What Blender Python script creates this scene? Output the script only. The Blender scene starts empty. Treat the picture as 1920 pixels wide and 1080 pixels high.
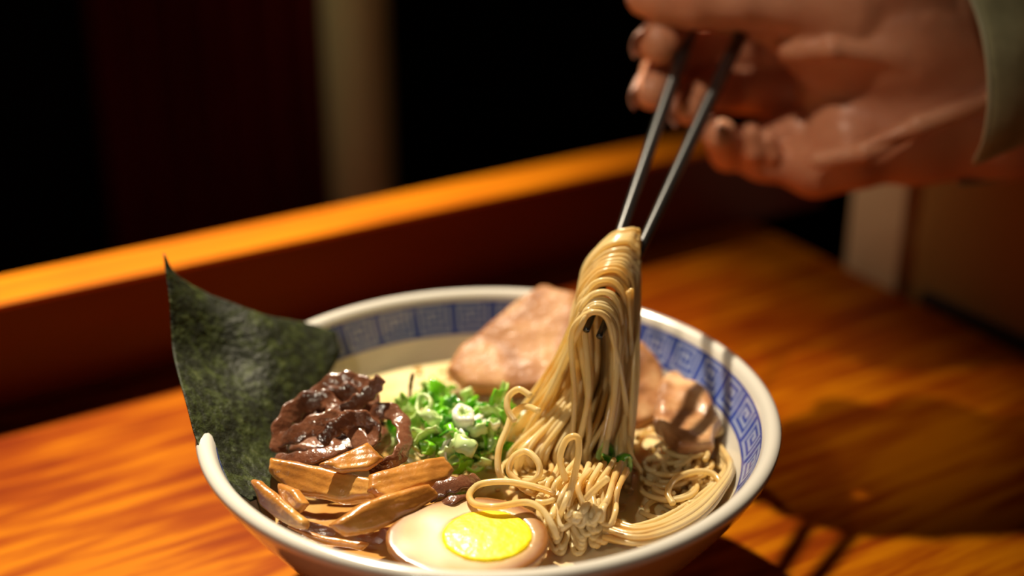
import bpy, math, random
import numpy as np
from mathutils import Vector, Matrix
random.seed(7); rng = np.random.RandomState(11)
sc = bpy.context.scene
COL = sc.collection

# ------------------------------------------------------------------ camera and measuring helpers
F = 2667.0; CX, CY = 960.0, 540.0
PITCH = math.radians(24.5)
_c, _s = math.cos(PITCH), math.sin(PITCH)
RT = np.array([1., 0, 0]); FW = np.array([0, _c, -_s]); UPV = np.array([0, _s, _c])
CAM = np.array([.0082, -.4522, .333])
def ray(px, py): return FW + (px-CX)/F*RT - (py-CY)/F*UPV
def U(px, py, z):                      # where the sight line meets height z
    v = ray(px, py); return CAM + v*(z-CAM[2])/v[2]
def D(px, py, d): return CAM + ray(px, py)*d   # at distance d
def W(px, py, y):                      # where it meets the vertical plane y
    v = ray(px, py); return CAM + v*(y-CAM[1])/v[1]
def proj(P):
    d = np.array(P)-CAM; q = d@FW
    return CX+F*(d@RT)/q, CY-F*(d@UPV)/q, q

LAMP = np.array([-.26*1.25, .62*1.25, 1.33])

# ------------------------------------------------------------------ materials
def mat(name, base=(.5, .5, .5), rough=.5, spec=.5, coat=0, coat_rough=.05, sss=0, sss_r=(1, .4, .2), sss_scale=.003, metal=0):
    m = bpy.data.materials.new(name); m.use_nodes = True
    b = m.node_tree.nodes['Principled BSDF']
    b.inputs['Base Color'].default_value = (*base, 1)
    b.inputs['Roughness'].default_value = rough
    b.inputs['Specular IOR Level'].default_value = spec
    b.inputs['Coat Weight'].default_value = coat
    b.inputs['Coat Roughness'].default_value = coat_rough
    b.inputs['Metallic'].default_value = metal
    if sss:
        b.inputs['Subsurface Weight'].default_value = sss
        b.inputs['Subsurface Radius'].default_value = sss_r
        b.inputs['Subsurface Scale'].default_value = sss_scale
    return m
def N(m, t, **kw):
    n = m.node_tree.nodes.new(t)
    for k, v in kw.items():
        if k in n.inputs: n.inputs[k].default_value = v
        else: setattr(n, k, v)
    return n
def LK(m, a, b): m.node_tree.links.new(a, b)
def noise_mix(m, cols, scale=50., detail=4., stretch=(1, 1, 1), rot=(0, 0, 0), pos=None, bump=0., bump_scale=None, bdist=.001, rough=.5, distortion=0.):
    """colour ramp over noise in object coordinates, optional bump"""
    b = m.node_tree.nodes['Principled BSDF']
    tc = N(m, 'ShaderNodeTexCoord'); mp = N(m, 'ShaderNodeMapping')
    mp.inputs['Rotation'].default_value = rot; mp.inputs['Scale'].default_value = stretch
    LK(m, tc.outputs['Object'], mp.inputs['Vector'])
    n = N(m, 'ShaderNodeTexNoise', Scale=scale, Detail=detail, Roughness=rough, Distortion=distortion)
    LK(m, mp.outputs[0], n.inputs['Vector'])
    r = N(m, 'ShaderNodeValToRGB'); e = r.color_ramp.elements
    k = len(cols)
    pos = pos or [.3+.4*i/(k-1) for i in range(k)]
    e[0].position = pos[0]; e[0].color = (*cols[0], 1); e[1].position = pos[-1]; e[1].color = (*cols[-1], 1)
    for i in range(1, k-1):
        q = e.new(pos[i]); q.color = (*cols[i], 1)
    LK(m, n.outputs['Fac'], r.inputs['Fac']); LK(m, r.outputs['Color'], b.inputs['Base Color'])
    if bump:
        n2 = n
        if bump_scale:
            n2 = N(m, 'ShaderNodeTexNoise', Scale=bump_scale, Detail=3.); LK(m, mp.outputs[0], n2.inputs['Vector'])
        bp = N(m, 'ShaderNodeBump', Strength=bump, Distance=bdist)
        LK(m, n2.outputs['Fac'], bp.inputs['Height']); LK(m, bp.outputs[0], b.inputs['Normal'])
        LK(m, bp.outputs[0], b.inputs['Coat Normal'])
    return m

# ------------------------------------------------------------------ mesh helpers
def mesh_obj(name, V, Fc, material, parent=None, smooth=True, mats=None, mi=None):
    me = bpy.data.meshes.new(name)
    me.from_pydata([tuple(map(float, v)) for v in V], [], [tuple(map(int, f)) for f in Fc])
    me.validate(); me.update()
    for mm in (mats or [material]): me.materials.append(mm)
    if mi is not None: me.polygons.foreach_set('material_index', np.array(mi, dtype=np.int32))
    if smooth: me.polygons.foreach_set('use_smooth', np.ones(len(me.polygons), dtype=bool))
    o = bpy.data.objects.new(name, me); COL.objects.link(o)
    if parent is not None: o.parent = parent
    return o
def recenter(o, p=None):
    """put the origin of a mesh at its base"""
    me = o.data; co = np.zeros(len(me.vertices)*3); me.vertices.foreach_get('co', co); co = co.reshape(-1, 3)
    c = np.array(p) if p is not None else np.array([co[:, 0].mean(), co[:, 1].mean(), co[:, 2].min()])
    me.vertices.foreach_set('co', (co-c).ravel()); me.update(); o.location = Vector(c)
    return o
def tag(o, label=None, cat=None, group=None, kind=None):
    if label: o['label'] = label
    if cat: o['category'] = cat
    if group: o['group'] = group
    if kind: o['kind'] = kind
    return o
def empty(name, loc):
    o = bpy.data.objects.new(name, None); COL.objects.link(o); o.location = Vector(loc); o.empty_display_size = .01
    return o
def keep_parent(o, par):
    """parent o (made in world coordinates) under par, which only has a location"""
    o.parent = par; o.location = o.location - par.location
    return o

def spline(pts, per=8):
    P = np.array(pts, float); n = len(P)
    if n < 3:
        t = np.linspace(0, 1, per+1)[:, None]; return P[0]*(1-t)+P[1]*t
    Q = np.vstack([2*P[0]-P[1], P, 2*P[-1]-P[-2]]); out = []
    t = np.linspace(0, 1, per, endpoint=False)[:, None]
    for i in range(n-1):
        a, b, c, d = Q[i:i+4]
        out.append(.5*((2*b)+(-a+c)*t+(2*a-5*b+4*c-d)*t**2+(-a+3*b-3*c+d)*t**3))
    out.append(P[-1:]); return np.vstack(out)
def frames(P):
    T = np.gradient(P, axis=0); T /= np.linalg.norm(T, axis=1)[:, None]+1e-12
    up = np.array([0, 0, 1.]) if abs(T[0][2]) < .9 else np.array([1., 0, 0])
    n = np.cross(T[0], up); n /= np.linalg.norm(n); Ns = [n]
    for i in range(1, len(P)):
        v = Ns[-1]-T[i]*(Ns[-1]@T[i]); v /= np.linalg.norm(v)+1e-12; Ns.append(v)
    Ns = np.array(Ns); return T, Ns, np.cross(T, Ns)
class MB:
    def __init__(s): s.V = []; s.F = []; s.M = []; s.n = 0
    def add(s, V, Fc, mi=0):
        s.V.append(np.array(V, float)); s.F += [tuple(i+s.n for i in f) for f in Fc]; s.M += [mi]*len(Fc); s.n += len(V)
    def tube(s, pts, r, seg=8, per=8, mi=0, flat=1., cap=True):
        P = spline(pts, per) if per else np.array(pts, float)
        T, A, B = frames(P); m = len(P)
        R = np.full(m, r) if np.isscalar(r) else np.interp(np.linspace(0, 1, m), np.linspace(0, 1, len(r)), r)
        a = np.linspace(0, 2*np.pi, seg, endpoint=False)
        ca, sa = np.cos(a), np.sin(a)
        V = P[:, None]+R[:, None, None]*(ca[None, :, None]*A[:, None]+flat*sa[None, :, None]*B[:, None])
        V = V.reshape(-1, 3); Fc = []
        for i in range(m-1):
            for j in range(seg):
                k = (j+1) % seg; Fc.append((i*seg+j, i*seg+k, (i+1)*seg+k, (i+1)*seg+j))
        if cap:
            # rounded ends
            V = np.vstack([V, P[0]-T[0]*R[0]*.5, P[-1]+T[-1]*R[-1]*.5]); c0 = m*seg
            for j in range(seg):
                k = (j+1) % seg; Fc.append((c0, k, j)); Fc.append((c0+1, (m-1)*seg+j, (m-1)*seg+k))
        s.add(V, Fc, mi)
    def box(s, lo, hi, mi=0, X=None):
        lo, hi = np.array(lo, float), np.array(hi, float)
        V = np.array([[(lo, hi)[i][0], (lo, hi)[j][1], (lo, hi)[k][2]] for i in (0, 1) for j in (0, 1) for k in (0, 1)])
        if X is not None: V = X(V)
        s.add(V, [(0, 1, 3, 2), (4, 6, 7, 5), (0, 4, 5, 1), (2, 3, 7, 6), (0, 2, 6, 4), (1, 5, 7, 3)], mi)
    def build(s, name, m, parent=None, mats=None, smooth=True):
        return mesh_obj(name, np.vstack(s.V), s.F, m, parent, smooth, mats, s.M if mats else None)
def bevel(o, w, seg=3):
    md = o.modifiers.new('b', 'BEVEL'); md.width = w; md.segments = seg; md.limit_method = 'ANGLE'
    return o

# surface of a distance field on a grid (naive surface nets)
def surface(fn, lo, hi, h):
    lo = np.array(lo, float); hi = np.array(hi, float)
    n = np.ceil((hi-lo)/h).astype(int)+1
    g = [lo[i]+np.arange(n[i])*h for i in range(3)]
    X, Yy, Z = np.meshgrid(*g, indexing='ij')
    S = fn(np.stack([X, Yy, Z], -1).reshape(-1, 3)).reshape(n).astype(np.float64)
    S = np.where(np.abs(S) < 1e-9, 1e-9, S)
    neg = S < 0
    cnt = np.zeros(n-1); acc = np.zeros((*(n-1), 3))
    def sl(d): return tuple(slice(d[i], n[i]-1+d[i]) for i in range(3))
    corners = [(a, b, c) for a in (0, 1) for b in (0, 1) for c in (0, 1)]
    for a in corners:
        for ax in range(3):
            if a[ax] == 1: continue
            b = list(a); b[ax] = 1; b = tuple(b)
            sa, sb = S[sl(a)], S[sl(b)]
            cr = (sa < 0) != (sb < 0)
            t = np.where(cr, sa/(np.where(cr, sa-sb, 1)), 0)
            p = np.zeros((*(n-1), 3)); p[..., 0] = a[0]; p[..., 1] = a[1]; p[..., 2] = a[2]; p[..., ax] = t
            acc += np.where(cr[..., None], p, 0); cnt += cr
    act = cnt > 0
    idx = -np.ones(n-1, int); idx[act] = np.arange(act.sum())
    ijk = np.argwhere(act)
    V = lo+(ijk+acc[act]/cnt[act][:, None])*h
    Fc = []
    for ax in range(3):
        u, v = [(1, 2), (2, 0), (0, 1)][ax]
        s0 = [slice(None)]*3; s1 = [slice(None)]*3
        s0[ax] = slice(0, n[ax]-1); s1[ax] = slice(1, n[ax])
        A, B = neg[tuple(s0)], neg[tuple(s1)]
        e = np.argwhere(A != B)
        e = e[(e[:, u] > 0) & (e[:, v] > 0) & (e[:, u] < n[u]-1) & (e[:, v] < n[v]-1)]
        if not len(e): continue
        fl = A[tuple(e.T)]
        du = np.zeros(3, int); du[u] = 1; dv = np.zeros(3, int); dv[v] = 1
        q = [idx[tuple((e-o_).T)] for o_ in (du+dv, dv, 0*du, du)]
        q = np.stack(q, 1); q[~fl] = q[~fl][:, ::-1]
        Fc.append(q)
    return V, np.vstack(Fc)
def smin(a, b, k):
    h = np.clip(.5+.5*(b-a)/k, 0, 1); return b*(1-h)+a*h-k*h*(1-h)
def smax(a, b, k): return -smin(-a, -b, k)
def cone(p, a, b, ra, rb):
    ab = b-a; t = np.clip(((p-a)@ab)/(ab@ab+1e-12), 0, 1)
    return np.linalg.norm(p-a-t[:, None]*ab, axis=1)-(ra+(rb-ra)*t)
def chain(p, pts, rs, k):
    d = None
    for i in range(len(pts)-1):
        e = cone(p, pts[i], pts[i+1], rs[i], rs[i+1]); d = e if d is None else smin(d, e, k)
    return d
_ph = rng.rand(40, 4)*6.28; _dr = rng.randn(40, 3); _dr /= np.linalg.norm(_dr, axis=1)[:, None]
def wob(p, scale, seed=0, n=8):
    d = 0
    for i in range(n):
        j = (i+seed) % 40
        d = d+np.sin((p@_dr[j])*scale*(.6+.9*i/n)+_ph[j, 0]+seed)
    return d/n
def poly_sd(q, poly):
    poly = np.array(poly, float); d = np.full(len(q), 1e9); s = np.ones(len(q))
    m = len(poly)
    for i in range(m):
        a, b = poly[i], poly[i-1]; e = b-a; w = q-a
        t = np.clip((w@e)/(e@e), 0, 1); d = np.minimum(d, ((w-t[:, None]*e)**2).sum(1))
        c1 = q[:, 1] >= a[1]; c2 = q[:, 1] < b[1]; c3 = e[0]*w[:, 1] > e[1]*w[:, 0]
        fl = (c1 & c2 & c3) | (~c1 & ~c2 & ~c3); s[fl] *= -1
    return s*np.sqrt(d)
def slab(corners3d, thick, rnd=.0015, h=.0007, amp=.0006, wsc=350., seed=0, bend=0., grooves=None):
    """organic slab: polygon given by its 3-D outline (fitted plane), with rounded edges and an uneven surface"""
    P = np.array(corners3d, float); c = P.mean(0)
    u_, s_, vt = np.linalg.svd(P-c); n = vt[2]
    if n[2] < 0: n = -n
    x = vt[0]; y = np.cross(n, x)
    poly = np.stack([(P-c)@x, (P-c)@y], 1)
    def fn(p):
        r = p-c; q = np.stack([r@x, r@y], 1); z = r@n
        if bend: z = z-bend*(q[:, 0]**2)
        sd = poly_sd(q, poly)+rnd
        dz = np.abs(z)-thick/2+rnd
        d = np.sqrt(np.maximum(sd, 0)**2+np.maximum(dz, 0)**2)+np.minimum(np.maximum(sd, dz), 0)-rnd
        d = d+amp*wob(p, wsc, seed)+amp*.5*wob(p, wsc*2.7, seed+5)
        if grooves: d = d+grooves[0]*np.sin(q[:, 1]*grooves[1]+2*np.sin(q[:, 0]*120))
        return d
    ex = np.array([thick+.004]*3)
    return surface(fn, P.min(0)-ex, P.max(0)+ex, h)

# ------------------------------------------------------------------ camera
cd = bpy.data.cameras.new('camera'); cam = bpy.data.objects.new('camera', cd); COL.objects.link(cam)
cd.lens = 50; cd.sensor_width = 36; cd.clip_start = .01; cd.clip_end = 50
cam.location = Vector(CAM); cam.rotation_euler = (math.radians(90)-PITCH, 0, 0)
cd.dof.use_dof = True; cd.dof.focus_distance = .487; cd.dof.aperture_fstop = 3.1; cd.dof.aperture_blades = 0
sc.camera = cam

# ------------------------------------------------------------------ counter
A0 = U(0, 822, 0); B0 = U(1461, 440, 0)
d1 = (B0-A0)/np.linalg.norm(B0-A0); d2 = np.array([d1[1], -d1[0], 0.])     # along the counter, and towards the diner
def Lc(V):         # local counter frame: x along, y towards diner, origin at the far corner
    V = np.array(V); return B0+V[..., 0:1]*d1+V[..., 1:2]*d2+V[..., 2:3]*np.array([0, 0, 1.])
HL = .0545
lampd = (B0-LAMP)/LAMP[2]; off = HL*(lampd@d2)      # the ledge's front edge stands this far behind the shade's edge
ang = math.atan2(d1[1], d1[0])

wood = mat('oiled_wood', rough=.4, spec=.035)
def wood_nodes(m, cols, sc1, gap=.0):
    b = m.node_tree.nodes['Principled BSDF']
    tc = N(m, 'ShaderNodeTexCoord'); mp = N(m, 'ShaderNodeMapping'); mp.inputs['Scale'].default_value = (.8, 10., 10.)
    mr = N(m, 'ShaderNodeMapping'); mr.inputs['Rotation'].default_value = (0, 0, -ang)
    LK(m, tc.outputs['Object'], mr.inputs['Vector']); LK(m, mr.outputs[0], mp.inputs['Vector'])
    n = N(m, 'ShaderNodeTexNoise', Scale=sc1, Detail=5., Roughness=.6, Distortion=.1); LK(m, mp.outputs[0], n.inputs['Vector'])
    n2 = N(m, 'ShaderNodeTexNoise', Scale=7., Detail=2.); LK(m, mr.outputs[0], n2.inputs['Vector'])
    mx = N(m, 'ShaderNodeMath', operation='MULTIPLY_ADD'); LK(m, n2.outputs['Fac'], mx.inputs[0]); mx.inputs[1].default_value = .7
    LK(m, n.outputs['Fac'], mx.inputs[2])
    r = N(m, 'ShaderNodeValToRGB'); e = r.color_ramp.elements
    e[0].position = .62; e[0].color = (*cols[0], 1); e[1].position = 1.05; e[1].color = (*cols[2], 1)
    q = e.new(.84); q.color = (*cols[1], 1)
    LK(m, mx.outputs[0], r.inputs['Fac']); LK(m, r.outputs[0], b.inputs['Base Color'])
    bp = N(m, 'ShaderNodeBump', Strength=.12, Distance=.0006); LK(m, n.outputs['Fac'], bp.inputs['Height']); LK(m, bp.outputs[0], b.inputs['Normal'])
wood_nodes(wood, [(.13, .0125, .0008), (.25, .046, .0008), (.42, .125, .001)], 14.)
ledgew = mat('ledge_wood', rough=.45, spec=.06); wood_nodes(ledgew, [(.46, .11, .001), (.56, .15, .0015), (.68, .21, .002)], 10.)
maroon = mat('maroon_paint', rough=.5, coat=.1)
noise_mix(maroon, [(.085, .0015, .003), (.11, .002, .0035)], scale=9, stretch=(1, 1, 4))
counter = empty('counter', Lc([-.5, .3, -.9]))
tag(counter, 'orange-brown wooden counter with a raised ledge at its back', 'counter')
def part(mb, name, m, par, bw=0, **kw):
    o = mb.build(name, m, None, smooth=False, **kw); keep_parent(o, par)
    if bw: bevel(o, bw)
    return o
x0 = -1.6
m_ = MB(); m_.box((x0, -off-.05, -.035), (0, .62, 0), X=Lc); part(m_, 'worktop', wood, counter, .002)
m_ = MB(); m_.box((x0, -off-.018, .0005), (.06, -off-.0008, HL-.003), X=Lc); part(m_, 'riser', maroon, counter)
lp = [W(0, 527, A0[1])]
m_ = MB(); m_.box((x0, -off-.032, HL-.0028), (-.02, -off, HL), X=Lc); o = part(m_, 'ledge', ledgew, counter, .0008)
o['label'] = 'bright orange wooden ledge top'
m_ = MB(); m_.box((x0, -off-.05, -.9), (-.03, .5, -.0355), X=Lc); part(m_, 'base_cabinet', maroon, counter)

# ------------------------------------------------------------------ room
def struct(mb, name, m):
    o = mb.build(name, m, None, smooth=False); o['kind'] = 'structure'; return recenter(o)
black = mat('dark_wall', (.006, .004, .004), rough=.8)
m_ = MB(); m_.box((-3, -1.5, -.98), (2.2, 2.0, -.9), X=Lc); struct(m_, 'floor', mat('dark_floor', (.03, .015, .01), .6))
m_ = MB(); m_.box((-3, -1.5, -.9), (2.2, -1.42, 1.6), X=Lc); struct(m_, 'wall_back', black)
redp = mat('dark_red_curtain', rough=.8); noise_mix(redp, [(.16, .006, .007), (.28, .012, .012)], scale=30, stretch=(1, 1, .1))
def vstrip(p0, p1, dist, name, m, thick=.03, folds=0):
    """a vertical board seen between two columns of the view, standing at a distance"""
    a = D(p0, 200, dist); b = D(p1, 200, dist); a[2] = 0; b[2] = 0
    mb = MB(); n = np.array([0, 1., 0])
    if folds:
        t = np.linspace(0, 1, folds*8+1); V = []
        for q in t:
            w = a+(b-a)*q+n*.012*math.sin(q*folds*6.283)
            V += [[w[0], w[1], -.9], [w[0], w[1], 1.5], [w[0], w[1]+.004, 1.5], [w[0], w[1]+.004, -.9]]
        Fc = []
        for i in range(len(t)-1):
            k = i*4; Fc += [(k+j, k+(j+1) % 4, k+4+(j+1) % 4, k+4+j) for j in range(4)]
        mb.add(V, Fc)
    else: mb.box((a[0], a[1], -.9), (b[0], a[1]+thick, 1.5))
    return mb
cu = vstrip(185, 612, 1.35, 'curtain', redp, folds=7).build('curtain', redp); recenter(cu)
tag(cu, 'dark maroon curtain hanging in the shadows behind the ledge, left of the pole', 'curtain')
# round pale pole
pc = D(678, 300, 1.18); mb = MB(); a_ = np.linspace(0, 2*np.pi, 32, endpoint=False); pr = .0265
V = [[pc[0]+pr*math.cos(t), pc[1]+pr*math.sin(t), z] for z in (-.9, 1.5) for t in a_]
mb.add(V, [(i, (i+1) % 32, 32+(i+1) % 32, 32+i) for i in range(32)])
polem = mat('pale_pole_paint', (.90, .86, .50), .5)
po = mb.build('pole', polem); recenter(po)
tag(po, 'pale beige vertical round pole standing behind the raised ledge', 'pole')
# right wall along the counter's end
plaster = mat('tan_panel', rough=.7); noise_mix(plaster, [(.30, .15, .035), (.36, .19, .05)], scale=6)
beige = mat('beige_post', (.72, .56, .36), .6)
def dist_on_edge(px, py):      # how far along the counter's end edge
    return float((U(px, py, 0)-B0)@d2)
e1, e2 = dist_on_edge(1577, 500), dist_on_edge(1679, 542)
m_ = MB(); m_.box((.006, e2, -.9), (.10, 1.4, .9), X=Lc); struct(m_, 'wall_right', plaster)
m_ = MB(); m_.box((.001, e1, -.9), (.10, e2, .9), X=Lc); struct(m_, 'trim_1', beige)
gap_shade = mat('painted_gap_shade', (.012, .006, .004), .7)  # near-black colour painting the shadow line between wall and counter
m_ = MB(); m_.box((-.0005, e2+.02, -.9), (.0055, 1.4, .006), X=Lc); struct(m_, 'gap_shade_strip', gap_shade)  # dark strip standing in for the shaded gap, not a real board

# ------------------------------------------------------------------ bowl
white = mat('white_glaze', (.68, .64, .57), .18, coat=.6, coat_rough=.04)
blue = mat('blue_glaze', (.028, .062, .36), .22, coat=.6, coat_rough=.05)
pale = mat('pale_blue_line', (.30, .36, .58), .22, coat=.6, coat_rough=.05)
cell = ["............",
        ".##########.",
        ".#........#.",
        ".#.######.#.",
        ".#.#....#.#.",
        ".#.#.##.#.#.",
        ".#.#.####.#.",
        ".#.#......#.",
        ".#.########.",
        "............"]
NC = 36; CW = 12; SEG = NC*CW
inner = [(.0, .0165), (.02, .0172), (.04, .0215), (.058, .030), (.072, .0405), (.081, .049), (.087, .0565), (.0913, .0635)]
band = [(.0915+(.0980-.0915)*t+.0004*math.sin(t*math.pi), .0640+(.0765-.0640)*t) for t in np.linspace(0, 1, len(cell)+1)]
lip = [(.0990, .0784), (.1001, .0795), (.1015, .0801), (.1030, .0799), (.1043, .0791), (.1049, .0779), (.1046, .0765), (.1035, .0745)]
outer = [(.1005, .0690), (.0950, .0605), (.0885, .0515), (.079, .0405), (.066, .0290), (.052, .0200), (.040, .0150), (.0375, .0130)]
prof = inner+band+lip+outer
nb0 = len(inner); th = np.linspace(0, 2*np.pi, SEG, endpoint=False)
V = []; Fc = []; mi = []
for (r, z) in prof: V += [(r*math.cos(t), r*math.sin(t), z) for t in th]
for i in range(len(prof)-1):
    for j in range(SEG):
        k = (j+1) % SEG; Fc.append((i*SEG+j, i*SEG+k, (i+1)*SEG+k, (i+1)*SEG+j))
        mm = 0
        if nb0 <= i < nb0+len(cell):
            mm = 2 if cell[i-nb0][j % CW] == '#' else 1
        mi.append(mm)
bowl = mesh_obj('ramen_bowl', V, Fc, None, mats=[white, blue, pale], mi=mi)
tag(bowl, 'large white ceramic ramen bowl with a blue key-pattern band inside its rim', 'bowl')
fp = [(.0375, .0130), (.0365, .004), (.0355, .0004), (.0335, .0), (.0320, .0008), (.0315, .0100), (.0, .0105)]
V = []; Fc = []; S2 = 96; t2 = np.linspace(0, 2*np.pi, S2, endpoint=False)
for (r, z) in fp: V += [(r*math.cos(t), r*math.sin(t), z+.0002) for t in t2]
for i in range(len(fp)-1):
    for j in range(S2): k = (j+1) % S2; Fc.append((i*S2+j, i*S2+k, (i+1)*S2+k, (i+1)*S2+j))
mesh_obj('foot_ring', V, Fc, white, bowl)
bowl.data.update()

# ------------------------------------------------------------------ broth
BZ = .0545
brothm = mat('creamy_broth', rough=.12, coat=.8, coat_rough=.03, sss=.3, sss_scale=.004)
noise_mix(brothm, [(.60, .40, .14), (.78, .62, .33), (.86, .72, .44)], scale=45, detail=5, bump=.25, bump_scale=160, bdist=.0008)
# soy-stained broth around the bamboo shoots and the egg
nt2 = brothm.node_tree; pbb = nt2.nodes['Principled BSDF']; src = pbb.inputs['Base Color'].links[0].from_socket
tcb = N(brothm, 'ShaderNodeTexCoord'); vm = N(brothm, 'ShaderNodeVectorMath', operation='DISTANCE'); LK(brothm, tcb.outputs['Object'], vm.inputs[0]); vm.inputs[1].default_value = (-.030, -.050, 0)
nb2 = N(brothm, 'ShaderNodeTexNoise', Scale=60., Detail=3.); LK(brothm, tcb.outputs['Object'], nb2.inputs['Vector'])
mb2 = N(brothm, 'ShaderNodeMath', operation='MULTIPLY_ADD'); LK(brothm, nb2.outputs['Fac'], mb2.inputs[0]); mb2.inputs[1].default_value = .03; LK(brothm, vm.outputs['Value'], mb2.inputs[2])
rb = N(brothm, 'ShaderNodeMapRange'); rb.inputs['From Min'].default_value = .048; rb.inputs['From Max'].default_value = .085; LK(brothm, mb2.outputs[0], rb.inputs['Value'])
mxb = N(brothm, 'ShaderNodeMixRGB'); mxb.inputs['Color1'].default_value = (.50, .24, .06, 1); LK(brothm, rb.outputs[0], mxb.inputs['Fac']); LK(brothm, src, mxb.inputs['Color2'])
LK(brothm, mxb.outputs[0], pbb.inputs['Base Color'])
V = [(0, 0, BZ)]; Fc = []; rr = np.linspace(.002, .0856, 60); S3 = 160; t3 = np.linspace(0, 2*np.pi, S3, endpoint=False)
for r in rr:
    for t in t3:
        p = np.array([[r*math.cos(t), r*math.sin(t), 0]]); V.append((p[0, 0], p[0, 1], BZ+.0005*float(wob(p, 260, 3)[0])+(.0005 if r > .085 else 0)))
Fc = [(0, 1+j, 1+(j+1) % S3) for j in range(S3)]
for i in range(len(rr)-1):
    for j in range(S3): k = (j+1) % S3; Fc.append((1+i*S3+j, 1+(i+1)*S3+j, 1+(i+1)*S3+k, 1+i*S3+k))
br = mesh_obj('broth', V, Fc, brothm); recenter(br)
tag(br, 'creamy yellowish broth filling the bowl under the toppings', 'broth', kind='stuff')
# oil droplets
oil = mat('oil_drop', (.85, .55, .2), .04, coat=1, coat_rough=.02); oil.node_tree.nodes['Principled BSDF'].inputs['Transmission Weight'].default_value = .5
mb = MB()
def dome(c, r, hgt, mb, s=10):
    V = [(c[0], c[1], c[2]+hgt)]; Fc = []
    for i, q in enumerate((.35, .7, .92, 1.)):
        for j in range(s):
            t = j*6.283/s; V.append((c[0]+r*q*math.cos(t), c[1]+r*q*math.sin(t), c[2]+hgt*math.sqrt(max(0, 1-q*q))-(.0002 if q == 1 else 0)))
    Fc = [(0, 1+j, 1+(j+1) % s) for j in range(s)]
    for i in range(3):
        for j in range(s): k = (j+1) % s; Fc.append((1+i*s+j, 1+(i+1)*s+j, 1+(i+1)*s+k, 1+i*s+k))
    mb.add(V, Fc)
for i in range(260):
    r = .084*math.sqrt(random.random()); t = random.random()*6.283
    dome((r*math.cos(t), r*math.sin(t), BZ+.0004), random.uniform(.0006, .0022), random.uniform(.0003, .0008), mb)
ob = mb.build('oil_droplets', oil); recenter(ob); tag(ob, 'small round drops of fat floating on the broth', 'oil droplets', kind='stuff')

# ------------------------------------------------------------------ noodles
noodle = mat('noodle', rough=.22, coat=.6, coat_rough=.08)
noise_mix(noodle, [(.90, .62, .20), (.95, .78, .40), (.97, .84, .52)], scale=60, detail=3, bump=.1, bump_scale=600, bdist=.0003)
nt = noodle.node_tree; pb = nt.nodes['Principled BSDF']; tr = nt.nodes.new('ShaderNodeBsdfTranslucent'); mxs = nt.nodes.new('ShaderNodeMixShader')
nt.links.new(pb.inputs['Base Color'].links[0].from_socket, tr.inputs['Color']); mxs.inputs[0].default_value = .52
nt.links.new(pb.outputs[0], mxs.inputs[1]); nt.links.new(tr.outputs[0], mxs.inputs[2])
nt.links.new(mxs.outputs[0], [n for n in nt.nodes if n.type == 'OUTPUT_MATERIAL'][0].inputs['Surface'])
TIP1, TIP2 = D(1102, 612, .5), D(1127, 624, .5); END1, END2 = D(1290, 72, .628), D(1386, 72, .628)
NR = .00098
def hang(k, wl, wr, xl, xr, yb, zbl, zbr, lift=0.):
    """one noodle draped over both sticks at the fraction k of their length"""
    c = (TIP1+(END1-TIP1)*k+TIP2+(END2-TIP2)*k)/2
    ap = c+np.array([0, -.001, .0045+lift])
    y = c[1]
    jit = lambda s: np.array([random.gauss(0, s), random.gauss(0, s), 0])
    pl1 = ap+np.array([-wl*.55, 0, -wl*.22]); pl2 = ap+np.array([-wl, -.001, -wl*1.05])
    pr1 = ap+np.array([wr*.6, 0, -wr*.35]); pr2 = ap+np.array([wr, 0, -wr*1.5])
    bl = np.array([xl, yb, zbl]); br_ = np.array([xr, yb+random.gauss(0, .004), zbr])
    ml = pl2*.5+bl*.5+np.array([.010*(1 if xl < .0 else .3), 0, 0])+jit(.0012); mr = pr2*.5+br_*.5+np.array([.001, 0, 0])+jit(.0008)
    ml[1] = (y+yb)/2+random.gauss(0, .002); mr[1] = (y+yb)/2+random.gauss(0, .002)
    return [bl+jit(.002)+np.array([-.002, 0, -.008]), bl, ml, pl2, pl1, ap, pr1, pr2, mr, br_, br_+jit(.002)+np.array([0, 0, -.01])]
mb = MB()
def wx(px, py, y=0.): return W(px, py, y)[0]
nst = 36
for i in range(nst):
    k = .005+.250*(i/(nst-1))+random.gauss(0, .004); g = i/(nst-1)
    c = (TIP1+(END1-TIP1)*k+TIP2+(END2-TIP2)*k)/2
    wl = .0068+.010*g+random.gauss(0, .0012); wr = min(.0068+random.gauss(0, .0006), wx(1189, 640, c[1])-c[0])
    fan = random.random()
    xl = wx(945+165*fan**.8, 850); xr = wx(1110+random.random()*72, 850)
    zb = .060+.004*random.random()
    mb.tube(hang(k, wl, wr, xl, xr, -.012+.03*random.random(), zb, zb, abs(random.gauss(0, .0016))), NR*random.uniform(.95, 1.2), seg=8, per=9)
# extra strands within the curtain, without arches
for i in range(105):
    px_t = random.uniform(1084, 1184); fan = random.random()
    t = (px_t-1075)/115
    px_b = 950+t*235+random.gauss(0, 14); px_b = min(px_b, 1186)
    yy = random.uniform(.006, .030); yb = random.uniform(-.014, .014)
    top = 600-random.uniform(0, 60)*max(0, (px_t-1090)/95)
    P = [W(px_t, top, yy), W(px_t*.97+px_b*.03+random.gauss(0, 3), 700, yy), W(px_t*.6+px_b*.4+random.gauss(0, 5), 770, (yy+yb)/2), W(px_b, 845, yb), W(px_b+random.gauss(0, 8), 885, yb)]
    mb.tube(P, NR*random.uniform(.95, 1.2), seg=8, per=9)
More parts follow.
